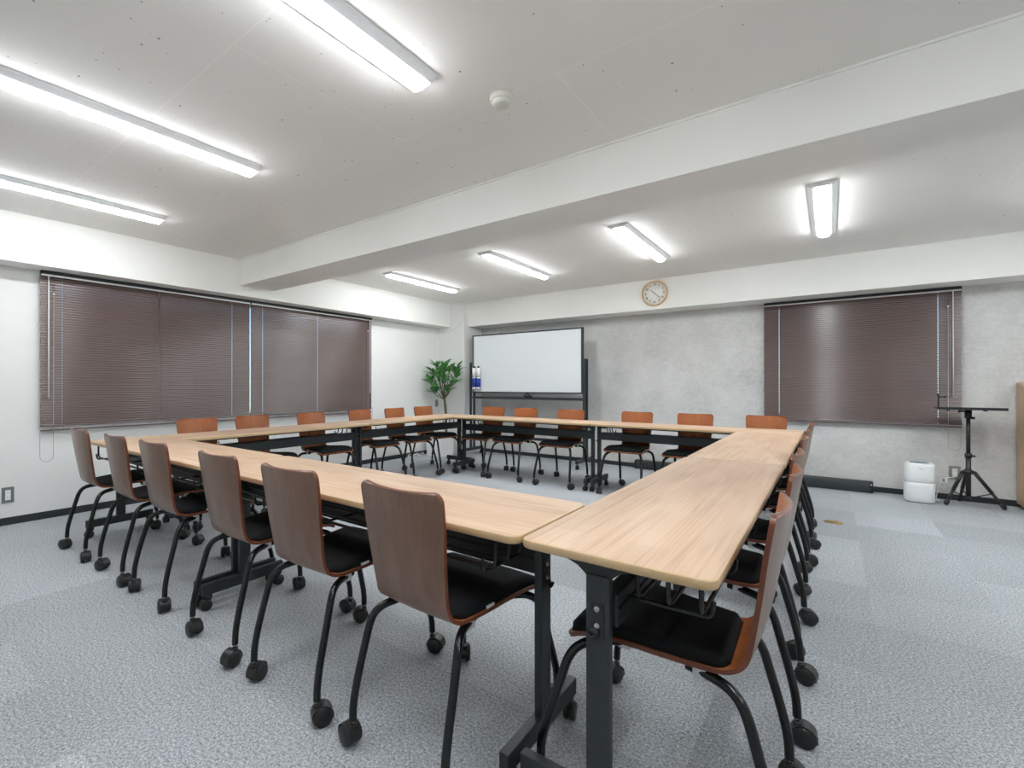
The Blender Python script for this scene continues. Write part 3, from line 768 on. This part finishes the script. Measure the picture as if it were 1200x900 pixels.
# ------------------------------------------------------------------ whiteboard on a rolling stand
t = thing('whiteboard', 'large rolling whiteboard on a dark metal stand before the grey wall', 'whiteboard', (-3.54, 6.03, 0))
bm = NB(); bm_box(bm, -0.895, 0.895, -0.022, 0.022, 0.995, 1.858); obj('writing_surface', bm, M['board_white'], t)
bm = NB()
for (x0, x1, z0, z1) in ((-0.913, 0.913, 1.855, 1.875), (-0.913, 0.913, 0.978, 0.998), (-0.913, -0.893, 0.998, 1.855), (0.893, 0.913, 0.998, 1.855)):
    bm_box(bm, x0, x1, -0.027, 0.027, z0, z1, bev=0.003)
obj('board_frame', bm, M['board_frame'], t)
for s in (-1, 1):
    for yy in (-0.035, 0.055):
        bm = NB(); bm_box(bm, min(s*0.925, s*0.957), max(s*0.925, s*0.957), yy-0.012, yy+0.012, 0.12, 1.452, bev=0.003); obj('post', bm, M['board_frame'], t)
    bm = NB(); bm_box(bm, min(s*0.925, s*0.957), max(s*0.925, s*0.957), -0.28, 0.28, 0.075, 0.12, bev=0.004); foot = obj('foot', bm, M['board_frame'], t)
    for yy in (-0.25, 0.25):
        bm = NB(); RYm = Matrix.Rotation(PI/2, 4, 'Y'); xm = s*0.941
        for q in (-0.018, 0.004): bm_lathe(bm, [(0, 0), (0.022, 0), (0.030, 0.004), (0.030, 0.011), (0.022, 0.015), (0, 0.015)], 18, Matrix.Translation((xm+q, yy, 0.0302)) @ RYm)
        bm_box(bm, xm-0.003, xm+0.003, yy-0.015, yy+0.015, 0.03, 0.077)
        obj('caster', bm, M['caster_black'], foot)
bm = NB(); bm_box(bm, -0.925, 0.925, -0.02, 0.02, 0.888, 0.925, bev=0.004); obj('crossbar', bm, M['board_frame'], t)
bm = NB(); bm_box(bm, -0.925, 0.925, 0.02, 0.05, 0.30, 0.34, bev=0.004); obj('crossbar', bm, M['board_frame'], t)
bm = NB(); bm_tube(bm, smooth_path([(0.02, -0.03, 0.935), (0.05, -0.035, 0.965), (0.09, -0.035, 0.972), (0.12, -0.03, 0.945)], 2), 0.010, 8); bm_box(bm, 0.03, 0.14, -0.032, 0.0, 0.920, 0.945, bev=0.003)
obj('tilt_latch', bm, M['black_metal'], t)
for k, (x, lab) in enumerate(((-4.395, 'white and blue marker holder on the whiteboard edge, the left one of the pair'), (-4.315, 'white and blue marker holder on the whiteboard edge, the right one of the pair'))):
    h = thing('marker_holder', lab, 'marker holder', (x, 6.0, 1.03), 0, 'pair of marker holders on the whiteboard')
    yoff = -0.031
    bm = NB(); bm_tube(bm, [(0, yoff, 0.0), (0, yoff, 0.04)], 0.033, 14); bm_tube(bm, [(0, yoff, 0.205), (0, yoff, 0.335)], 0.033, 14); bm_tube(bm, [(0, yoff, 0.04), (0, yoff, 0.205)], 0.028, 14); obj('body', bm, M['plastic_white'], h)
    bm = NB(); bm_tube(bm, [(0, yoff, 0.035), (0, yoff, 0.175)], 0.0335, 14); obj('blue_sleeve', bm, M['blue'], h)
    bm = NB(); bm_tube(bm, [(0, yoff, 0.335), (0, yoff, 0.362)], [0.020, 0.014], 12); obj('cap', bm, M['caster_black'], h)
    bm = NB(); bm_tube(bm, [(0, yoff, 0.196), (0, yoff, 0.208)], 0.0333, 14); obj('grey_ring', bm, M['plastic_grey'], h)

# ------------------------------------------------------------------ potted plant
t = thing('potted_plant', 'leafy green plant in a white square planter in the room corner', 'plant', (-4.86, 5.70, 0))
bm = NB()
o_ = rounded_rect(-0.165, 0.165, -0.165, 0.165, 0.02, 3); i_ = rounded_rect(-0.15, 0.15, -0.15, 0.15, 0.015, 3)
lo = [bm.verts.new((x*0.94, y*0.94, 0)) for x, y in o_]; hi = [bm.verts.new((x, y, 0.37)) for x, y in o_]; ih = [bm.verts.new((x, y, 0.37)) for x, y in i_]; il = [bm.verts.new((x, y, 0.32)) for x, y in i_]
n = len(o_); bm.faces.new(lo[::-1]); bm.faces.new(il)
for a, b in ((lo, hi), (hi, ih), (ih, il)):
    for i in range(n): bm.faces.new((a[i], a[(i+1) % n], b[(i+1) % n], b[i]))
obj('planter', bm, M['plastic_white'], t)
bm = NB(); bm_prism(bm, rounded_rect(-0.149, 0.149, -0.149, 0.149, 0.015, 3), 0.321, 0.345); obj('soil', bm, M['soil'], t)
bm = NB(); rnd = random.Random(5)
base = Vector((0.13, -0.02, 0.34)); fork = Vector((0.11, -0.03, 0.88))
bm_tube(bm, smooth_path([base, (0.145, -0.03, 0.55), (0.14, -0.03, 0.75), fork], 2), 0.016, 8)
bm_tube(bm, smooth_path([base+Vector((0.02, 0.01, 0)), (0.12, -0.01, 0.6), (0.10, -0.02, 0.8), fork], 2), 0.009, 8)
tips = []
targets = [(-0.12, -0.06, 1.32), (0.02, -0.10, 1.39), (0.10, 0.0, 1.41), (0.26, -0.08, 1.36), (0.36, 0.0, 1.28), (0.38, -0.12, 1.16), (-0.14, -0.12, 1.17), (-0.10, 0.05, 1.25),
           (0.10, -0.18, 1.24), (0.22, -0.16, 1.20), (-0.13, -0.06, 1.02), (0.02, -0.16, 1.06), (0.24, -0.08, 1.05), (0.30, 0.06, 1.38), (0.0, 0.02, 1.32), (0.16, -0.10, 1.33)]
for tg in targets:
    tg = Vector(tg); mid = fork.lerp(tg, 0.5)+Vector((0, 0, -0.04))
    bm_tube(bm, smooth_path([fork, mid, tg], 2), 0.0055, 6); tips.append((tg, (tg-mid).normalized()))
obj('trunk', bm, M['trunk'], t)
bm = NB()
def leaf(bm, base, d, up, ln, wd):
    d = d.normalized(); s = d.cross(up).normalized(); nrm = s.cross(d).normalized()
    segs = 6; rows = []
    for k in range(segs+1):
        v = k/segs; w = wd*math.sin(PI*min(1, v**0.8*0.97+0.02))*0.5
        c = base+d*(ln*v)-Vector((0, 0, 1))*(ln*0.12*v*v)
        rows.append((bm.verts.new(c-s*w+nrm*w*0.35), bm.verts.new(c), bm.verts.new(c+s*w+nrm*w*0.35)))
    for a, b in zip(rows, rows[1:]):
        for j in range(2):
            f = bm.faces.new((a[j], a[j+1], b[j+1], b[j])); f.smooth = True
for tg, dr in tips:
    for k in range(11):
        a = 2*PI*k/11+rnd.uniform(-.3, .3); el = rnd.uniform(-0.15, 0.9)
        d = Vector((math.cos(a)*math.cos(el), math.sin(a)*math.cos(el), math.sin(el)))+dr*0.5
        ln = rnd.uniform(0.13, 0.205)
        tip = tg+d.normalized()*ln
        if tip.x < -0.25: d.x = abs(d.x)*0.3
        if tip.y > 0.24: d.y = -abs(d.y)
        leaf(bm, tg-dr*rnd.uniform(0, 0.10), d, Vector((0, 0, 1)) if abs(d.normalized().z) < 0.95 else Vector((1, 0, 0)), ln, rnd.uniform(0.048, 0.06))
leaves = obj('leaves', bm, M['leaf'], t)
sm = leaves.modifiers.new('thickness', 'SOLIDIFY'); sm.thickness = 0.0012

# ------------------------------------------------------------------ air purifier
t = thing('air_purifier', 'white oval air purifier standing on the carpet by the grey wall', 'air purifier', (0.665, 6.175, 0))
def superell(a, b, n=40, p=3.0, sc=1.0):
    out = []
    for k in range(n):
        th = 2*PI*k/n; c, s = math.cos(th), math.sin(th)
        out.append((sc*a*math.copysign(abs(c)**(2/p), c), sc*b*math.copysign(abs(s)**(2/p), s)))
    return out
def stack(bm, layers, a, b, mi=0):
    rings = [[bm.verts.new((x, y, z)) for x, y in superell(a-d, b-d)] for d, z in layers]
    for p, q in zip(rings, rings[1:]):
        for i in range(40):
            f = bm.faces.new((p[i], p[(i+1) % 40], q[(i+1) % 40], q[i])); f.smooth = True; f.material_index = mi
    bm.faces.new(rings[0][::-1]).material_index = mi; bm.faces.new(rings[-1]).material_index = mi
bm = NB(); stack(bm, [(0.010, 0.0), (0.010, 0.012)], 0.108, 0.098); obj('base', bm, M['plastic_grey'], t)
bm = NB(); stack(bm, [(0.006, 0.010), (0.0, 0.018), (0.0, 0.186), (0.003, 0.190)], 0.108, 0.098); low = obj('filter_housing', bm, M['plastic_white'], t)
bm = NB()
for k in range(15):
    x = -0.062+k*0.0088; y = -0.098*(1-abs(x/0.108)**3)**(1/3)
    bm_box(bm, x-0.0026, x+0.0026, y-0.0012, y+0.004, 0.045, 0.165)
obj('grille', bm, M['fixture_white'], low)
bm = NB(); stack(bm, [(0.004, 0.189), (0.004, 0.194)], 0.108, 0.098); obj('seam', bm, M['plastic_grey'], t)
bm = NB(); stack(bm, [(0.002, 0.1935), (0.0, 0.197), (0.001, 0.35), (0.006, 0.362), (0.016, 0.368)], 0.108, 0.098); up = obj('upper_housing', bm, M['plastic_white'], t)
bm = NB(); stack(bm, [(0.0, 0.3675), (0.002, 0.371)], 0.07, 0.06); obj('control_panel', bm, M['panel_blue'], t)
bm = NB(); bm_box(bm, -0.012, 0.018, -0.0992, -0.0972, 0.318, 0.323); obj('nameplate', bm, M['plastic_grey'], up)

# ------------------------------------------------------------------ wall outlets, plug cord
def outlet(name, label, loc, rz, w, h, plate, cat='outlet', sockets=True):
    t = thing(name, label, cat, loc, rz)
    bm = NB(); bm_box(bm, -w/2, w/2, -0.008, 0, -h/2, h/2, bev=0.002); obj('plate', bm, plate, t)
    bm = NB(); bm_box(bm, -w*0.22, w*0.22, -0.0105, -0.0075, -h*0.32, h*0.32, bev=0.001); ins = obj('insert', bm, M['plastic_white'], t)
    if sockets:
        bm = NB()
        for zz in (-0.02, 0.02):
            for xx in (-0.0045, 0.0045): bm_box(bm, xx-0.0012, xx+0.0012, -0.0112, -0.0102, zz-0.005, zz+0.005)
        obj('slots', bm, M['plastic_grey'], ins)
    return t
outlet('wall_outlet', 'grey wall outlet with white sockets low on the white wall', (XL, 0.785, 0.236), PI/2, 0.072, 0.122, M['plate_grey'])
outlet('wall_outlet', 'metal-framed wall outlet on the grey wall behind the tripod', (0.943, YB, 0.262), 0, 0.080, 0.125, M['plate_steel'])
outlet('light_switch', 'small grey switch plate beside the corner plant', (XL, 5.92, 0.80), PI/2, 0.07, 0.12, M['plastic_grey'], 'switch', False)
for _c in bpy.data.objects['light_switch'].children:
    _c.data.materials[0] = M['plastic_grey'] if _c.name.startswith('plate') else M['plate_grey']
pc = thing('power_cord', 'white power cord with blue tag running from outlet to air purifier', 'cord', (0, 0, 0))
bm = NB(); bm_box(bm, 0.932, 0.956, YB-0.038, YB-0.0115, 0.228, 0.252, bev=0.003); obj('plug', bm, M['plastic_white'], pc)
bm = NB(); bm_tube(bm, smooth_path([(0.944, YB-0.038, 0.240), (0.93, YB-0.07, 0.225), (0.87, YB-0.06, 0.215), (0.83, YB-0.08, 0.16), (0.815, YB-0.09, 0.08), (0.80, YB-0.10, 0.006), (0.84, YB-0.12, 0.004), (0.80, 6.30, 0.004), (0.76, 6.29, 0.02), (0.735, 6.276, 0.05)], 3), 0.0032, 8); obj('cable', bm, M['plastic_white'], pc)
bm = NB(); bm_box(bm, 0.845, 0.885, YB-0.072, YB-0.064, 0.165, 0.205, bev=0.002, mi=0); bm_box(bm, 0.850, 0.868, YB-0.0735, YB-0.0715, 0.176, 0.204, mi=1); obj('tag', bm, [M['plastic_white'], M['panel_blue']], pc)
# floor outlet
t = thing('floor_outlet', 'round brass floor outlet cover set in the carpet', 'floor outlet', (0.02, 4.82, 0))
bm = NB(); bm_lathe(bm, [(0, 0.0002), (0.062, 0.0002), (0.062, 0.003), (0.055, 0.007), (0, 0.008)], 32); obj('cover', bm, M['brass'], t)
bm = NB(); bm_box(bm, -0.02, 0.02, -0.052, -0.03, 0.006, 0.0095, bev=0.001); obj('latch', bm, M['vinyl_black'], t)
# white cables near the plant and the conduit cord on the column
bm = NB(); rr = random.Random(3); pts = []
for k in range(26):
    a = k*0.9; pts.append((-5.02+0.05*math.cos(a)+rr.uniform(-.02, .02), 5.16+k*0.012+0.05*math.sin(a), 0.006+0.045*abs(math.sin(a*0.7))))
bm_tube(bm, smooth_path(pts, 2), 0.0045, 6)
tag(obj('cable_bundle', bm, M['plastic_white']), 'loose bundle of white cable on the floor left of the planter', 'cable')
bm = NB(); bm_tube(bm, smooth_path([(-4.60, 5.983, 2.40), (-4.612, 5.983, 2.20), (-4.64, 5.983, 2.12), (-4.74, 5.983, 2.03), (-4.86, 5.983, 1.985), (-4.99, 5.983, 1.965), (-5.10, 5.983, 1.95)], 3), 0.0055, 8)
tag(obj('wall_cable', bm, M['wall_white']), 'thin white cable curving across the top of the corner column', 'cable')

# ------------------------------------------------------------------ long black case along the wall
t = thing('screen_case', 'long black tube case lying on the floor along the grey wall', 'screen case', (-0.85, 6.385, 0))
bm = NB(); prof = [(-0.055, 0.006), (-0.058, 0.03), (-0.058, 0.075), (-0.05, 0.10), (-0.03, 0.112), (0.045, 0.112), (0.055, 0.10), (0.055, 0.006)]
xs = (-1.17, 1.17); rings = [[bm.verts.new((x, y, z)) for y, z in prof] for x in xs]; n = len(prof)
for i in range(n):
    f = bm.faces.new((rings[0][i], rings[1][i], rings[1][(i+1) % n], rings[0][(i+1) % n])); f.smooth = True
bm.faces.new(rings[0]); bm.faces.new(rings[1][::-1]); o = obj('case_body', bm, M['vinyl_black'], t); o.data.set_sharp_from_angle(angle=math.radians(35))
for s in (-1, 1):
    bm = NB(); pr = [(y*1.03, 0.058+(z-0.058)*1.03) for y, z in prof]; xa, xb = (1.165, 1.195) if s > 0 else (-1.195, -1.165)
    rg = [[bm.verts.new((x, y, max(z, 0.0005))) for y, z in pr] for x in (xa, xb)]
    for i in range(n): bm.faces.new((rg[0][i], rg[1][i], rg[1][(i+1) % n], rg[0][(i+1) % n]))
    bm.faces.new(rg[0]); bm.faces.new(rg[1][::-1]); cap = obj('end_cap', bm, M['black_metal'], t)
bm = NB(); bm_lathe(bm, [(0, 0), (0.006, 0), (0.005, 0.003), (0, 0.003)], 12, Matrix.Translation((1.18, -0.0595, 0.088)) @ Matrix.Rotation(PI/2, 4, 'X')); obj('screw', bm, M['tag_white'], t)

# ------------------------------------------------------------------ tripod laptop stand
t = thing('tripod_stand', 'black tripod stand with flat tray and clip arm by the grey wall', 'stand', (0.985, 6.15, 0))
bm = NB(); bm_tube(bm, [(0, 0, 0.075), (0, 0, 0.47)], 0.0175, 16); bm_tube(bm, [(0, 0, 0.45), (0, 0, 0.82)], 0.0145, 16); pole = obj('pole', bm, M['black_metal'], t)
bm = NB(); bm_tube(bm, [(0, 0, 0.445), (0, 0, 0.485)], 0.024, 16); bm_tube(bm, [(0.018, -0.01, 0.465), (0.042, -0.02, 0.465)], 0.009, 10); obj('collar', bm, M['caster_black'], pole)
bm = NB(); bm_lathe(bm, [(0, 0.30), (0.03, 0.302), (0.038, 0.312), (0.038, 0.33), (0.022, 0.338), (0.02, 0.35), (0, 0.35)], 20); obj('leg_hub', bm, M['caster_black'], t)
for (fx, fy) in ((-0.145, -0.03), (-0.02, 0.235), (0.222, 0.025)):
    d = Vector((fx, fy, 0)).normalized()
    bm = NB(); top = d*0.036+Vector((0, 0, 0.322)); ft = Vector((fx, fy, 0.025)); bm_tube(bm, [top, top.lerp(ft, 0.6)], 0.0145, 10); bm_tube(bm, [top.lerp(ft, 0.55), ft], 0.0115, 10)
    lg = obj('leg', bm, M['black_metal'], t)
    bm = NB(); bm_tube(bm, [top.lerp(ft, 0.88), ft, Vector((fx, fy, 0.0))+d*0.005+Vector((0, 0, 0.010))], [0.014, 0.018, 0.012], 12); obj('rubber_foot', bm, M['caster_black'], lg)
    bm = NB(); bm_tube(bm, [d*0.017+Vector((0, 0, 0.09)), top.lerp(ft, 0.62)], 0.005, 8); obj('brace', bm, M['black_metal'], lg)
bm = NB(); bm_lathe(bm, [(0, 0.075), (0.022, 0.077), (0.022, 0.10), (0, 0.102)], 16); obj('brace_collar', bm, M['caster_black'], pole)
bm = NB(); bm_tube(bm, [(0, 0, 0.80), (0, 0, 0.875)], 0.024, 14); bm_tube(bm, [(-0.02, -0.005, 0.862), (-0.055, -0.01, 0.862)], 0.007, 8); bm_tube(bm, [(-0.05, -0.01, 0.862), (-0.065, -0.01, 0.862)], 0.014, 10)
bm_tube(bm, [(0.01, -0.02, 0.805), (0.03, -0.04, 0.805)], 0.012, 10); obj('tilt_head', bm, M['caster_black'], t)
bm = NB(); bm_box(bm, -0.205, 0.20, -0.14, 0.14, 0.880, 0.893, bev=0.004); bm_box(bm, -0.205, 0.215, -0.148, -0.138, 0.878, 0.903, bev=0.003); tray = obj('tray', bm, M['black_metal'], t)
for x in (-0.14, 0.09):
    bm = NB(); bm_lathe(bm, [(0, 0.868), (0.014, 0.869), (0.014, 0.88), (0, 0.881)], 12, Matrix.Translation((x, -0.09, 0))); obj('knob', bm, M['caster_black'], tray)
bm = NB(); bm_box(bm, -0.213, -0.195, -0.12, -0.09, 0.875, 0.905, bev=0.003); bm_tube(bm, smooth_path([(-0.204, -0.105, 0.89), (-0.206, -0.105, 0.95), (-0.204, -0.105, 1.0)], 2), 0.0065, 8)
bm_lathe(bm, [(0, -0.008), (0.009, -0.006), (0.009, 0.006), (0, 0.008)], 10, Matrix.Translation((-0.204, -0.105, 1.0)))
bm_tube(bm, [(-0.204, -0.105, 1.0), (-0.218, -0.11, 1.025)], 0.007, 8); bm_tube(bm, [(-0.204, -0.105, 1.0), (-0.165, -0.115, 0.993)], 0.006, 8)
bm_box(bm, -0.232, -0.186, -0.118, -0.102, 1.012, 1.020, bev=0.002); bm_box(bm, -0.176, -0.158, -0.122, -0.104, 0.985, 1.003, bev=0.002)
obj('clip_arm', bm, M['black_metal'], t)

# ------------------------------------------------------------------ wooden lectern at the right edge
t = thing('lectern', 'light wooden lectern with sloping top cut off by the right edge', 'lectern', (1.335, 6.44, 0))
def side(bm, x0, x1, inset=0.0):
    poly = [(0, 0.035), (0, 1.100), (-0.52, 1.0), (-0.52, 0.035)]
    mt = Matrix(((0, 0, 1, 0), (1, 0, 0, 0), (0, 1, 0, 0), (0, 0, 0, 1)))
    bm_prism(bm, poly, x0, x1, mat=mt)
for x0, x1 in ((0, 0.022), (0.678, 0.70)):
    bm = NB(); side(bm, x0, x1); obj('side_panel', bm, M['lectern'], t)
bm = NB(); bm_box(bm, 0.022, 0.678, -0.52, -0.50, 0.035, 0.99); obj('front_panel', bm, M['lectern'], t)
bm = NB(); bm_box(bm, 0.0, 0.70, -0.26, 0.26, -0.011, 0.011, bev=0.002); o = obj('sloping_top', bm, M['lectern'], t, loc=(0, -0.258, 1.0615), rot=(math.atan2(0.1, 0.52), 0, 0))
bm = NB(); bm_box(bm, 0.022, 0.678, -0.48, -0.02, 0.45, 0.47); obj('shelf', bm, M['lectern'], t)
bm = NB(); bm_box(bm, 0.02, 0.68, -0.50, -0.02, 0.0, 0.035); obj('plinth', bm, M['black_metal'], t)

# ------------------------------------------------------------------ world: daylight outside the blinds
w = bpy.data.worlds.new('World'); S.world = w; w.use_nodes = True; nt = w.node_tree
bg = nt.nodes['Background']
sky = nt.nodes.new('ShaderNodeTexSky'); sky.sky_type = 'HOSEK_WILKIE'; sky.turbidity = 3.0; sky.ground_albedo = 0.5; sky.sun_direction = (0.5, -0.6, 0.62)
nt.links.new(sky.outputs['Color'], bg.inputs['Color']); bg.inputs['Strength'].default_value = 2.4

# ------------------------------------------------------------------ camera
cd = bpy.data.cameras.new('camera'); cam = bpy.data.objects.new('camera', cd); C.objects.link(cam); S.camera = cam
cam.location = (0, 0, 1.10); cam.rotation_euler = (PI/2+0.002, 0, 0.654)
cd.sensor_width = 36; cd.sensor_fit = 'HORIZONTAL'; cd.lens = 558.1/1200*36; cd.shift_x = 55/1200; cd.clip_start = 0.02

S.view_settings.view_transform = 'Standard'; S.view_settings.look = 'None'; S.view_settings.gamma = 1.0
S.view_settings.exposure = 1.06; S.view_settings.use_curve_mapping = False
S.cycles.max_bounces = 12; S.cycles.diffuse_bounces = 8; S.cycles.glossy_bounces = 4
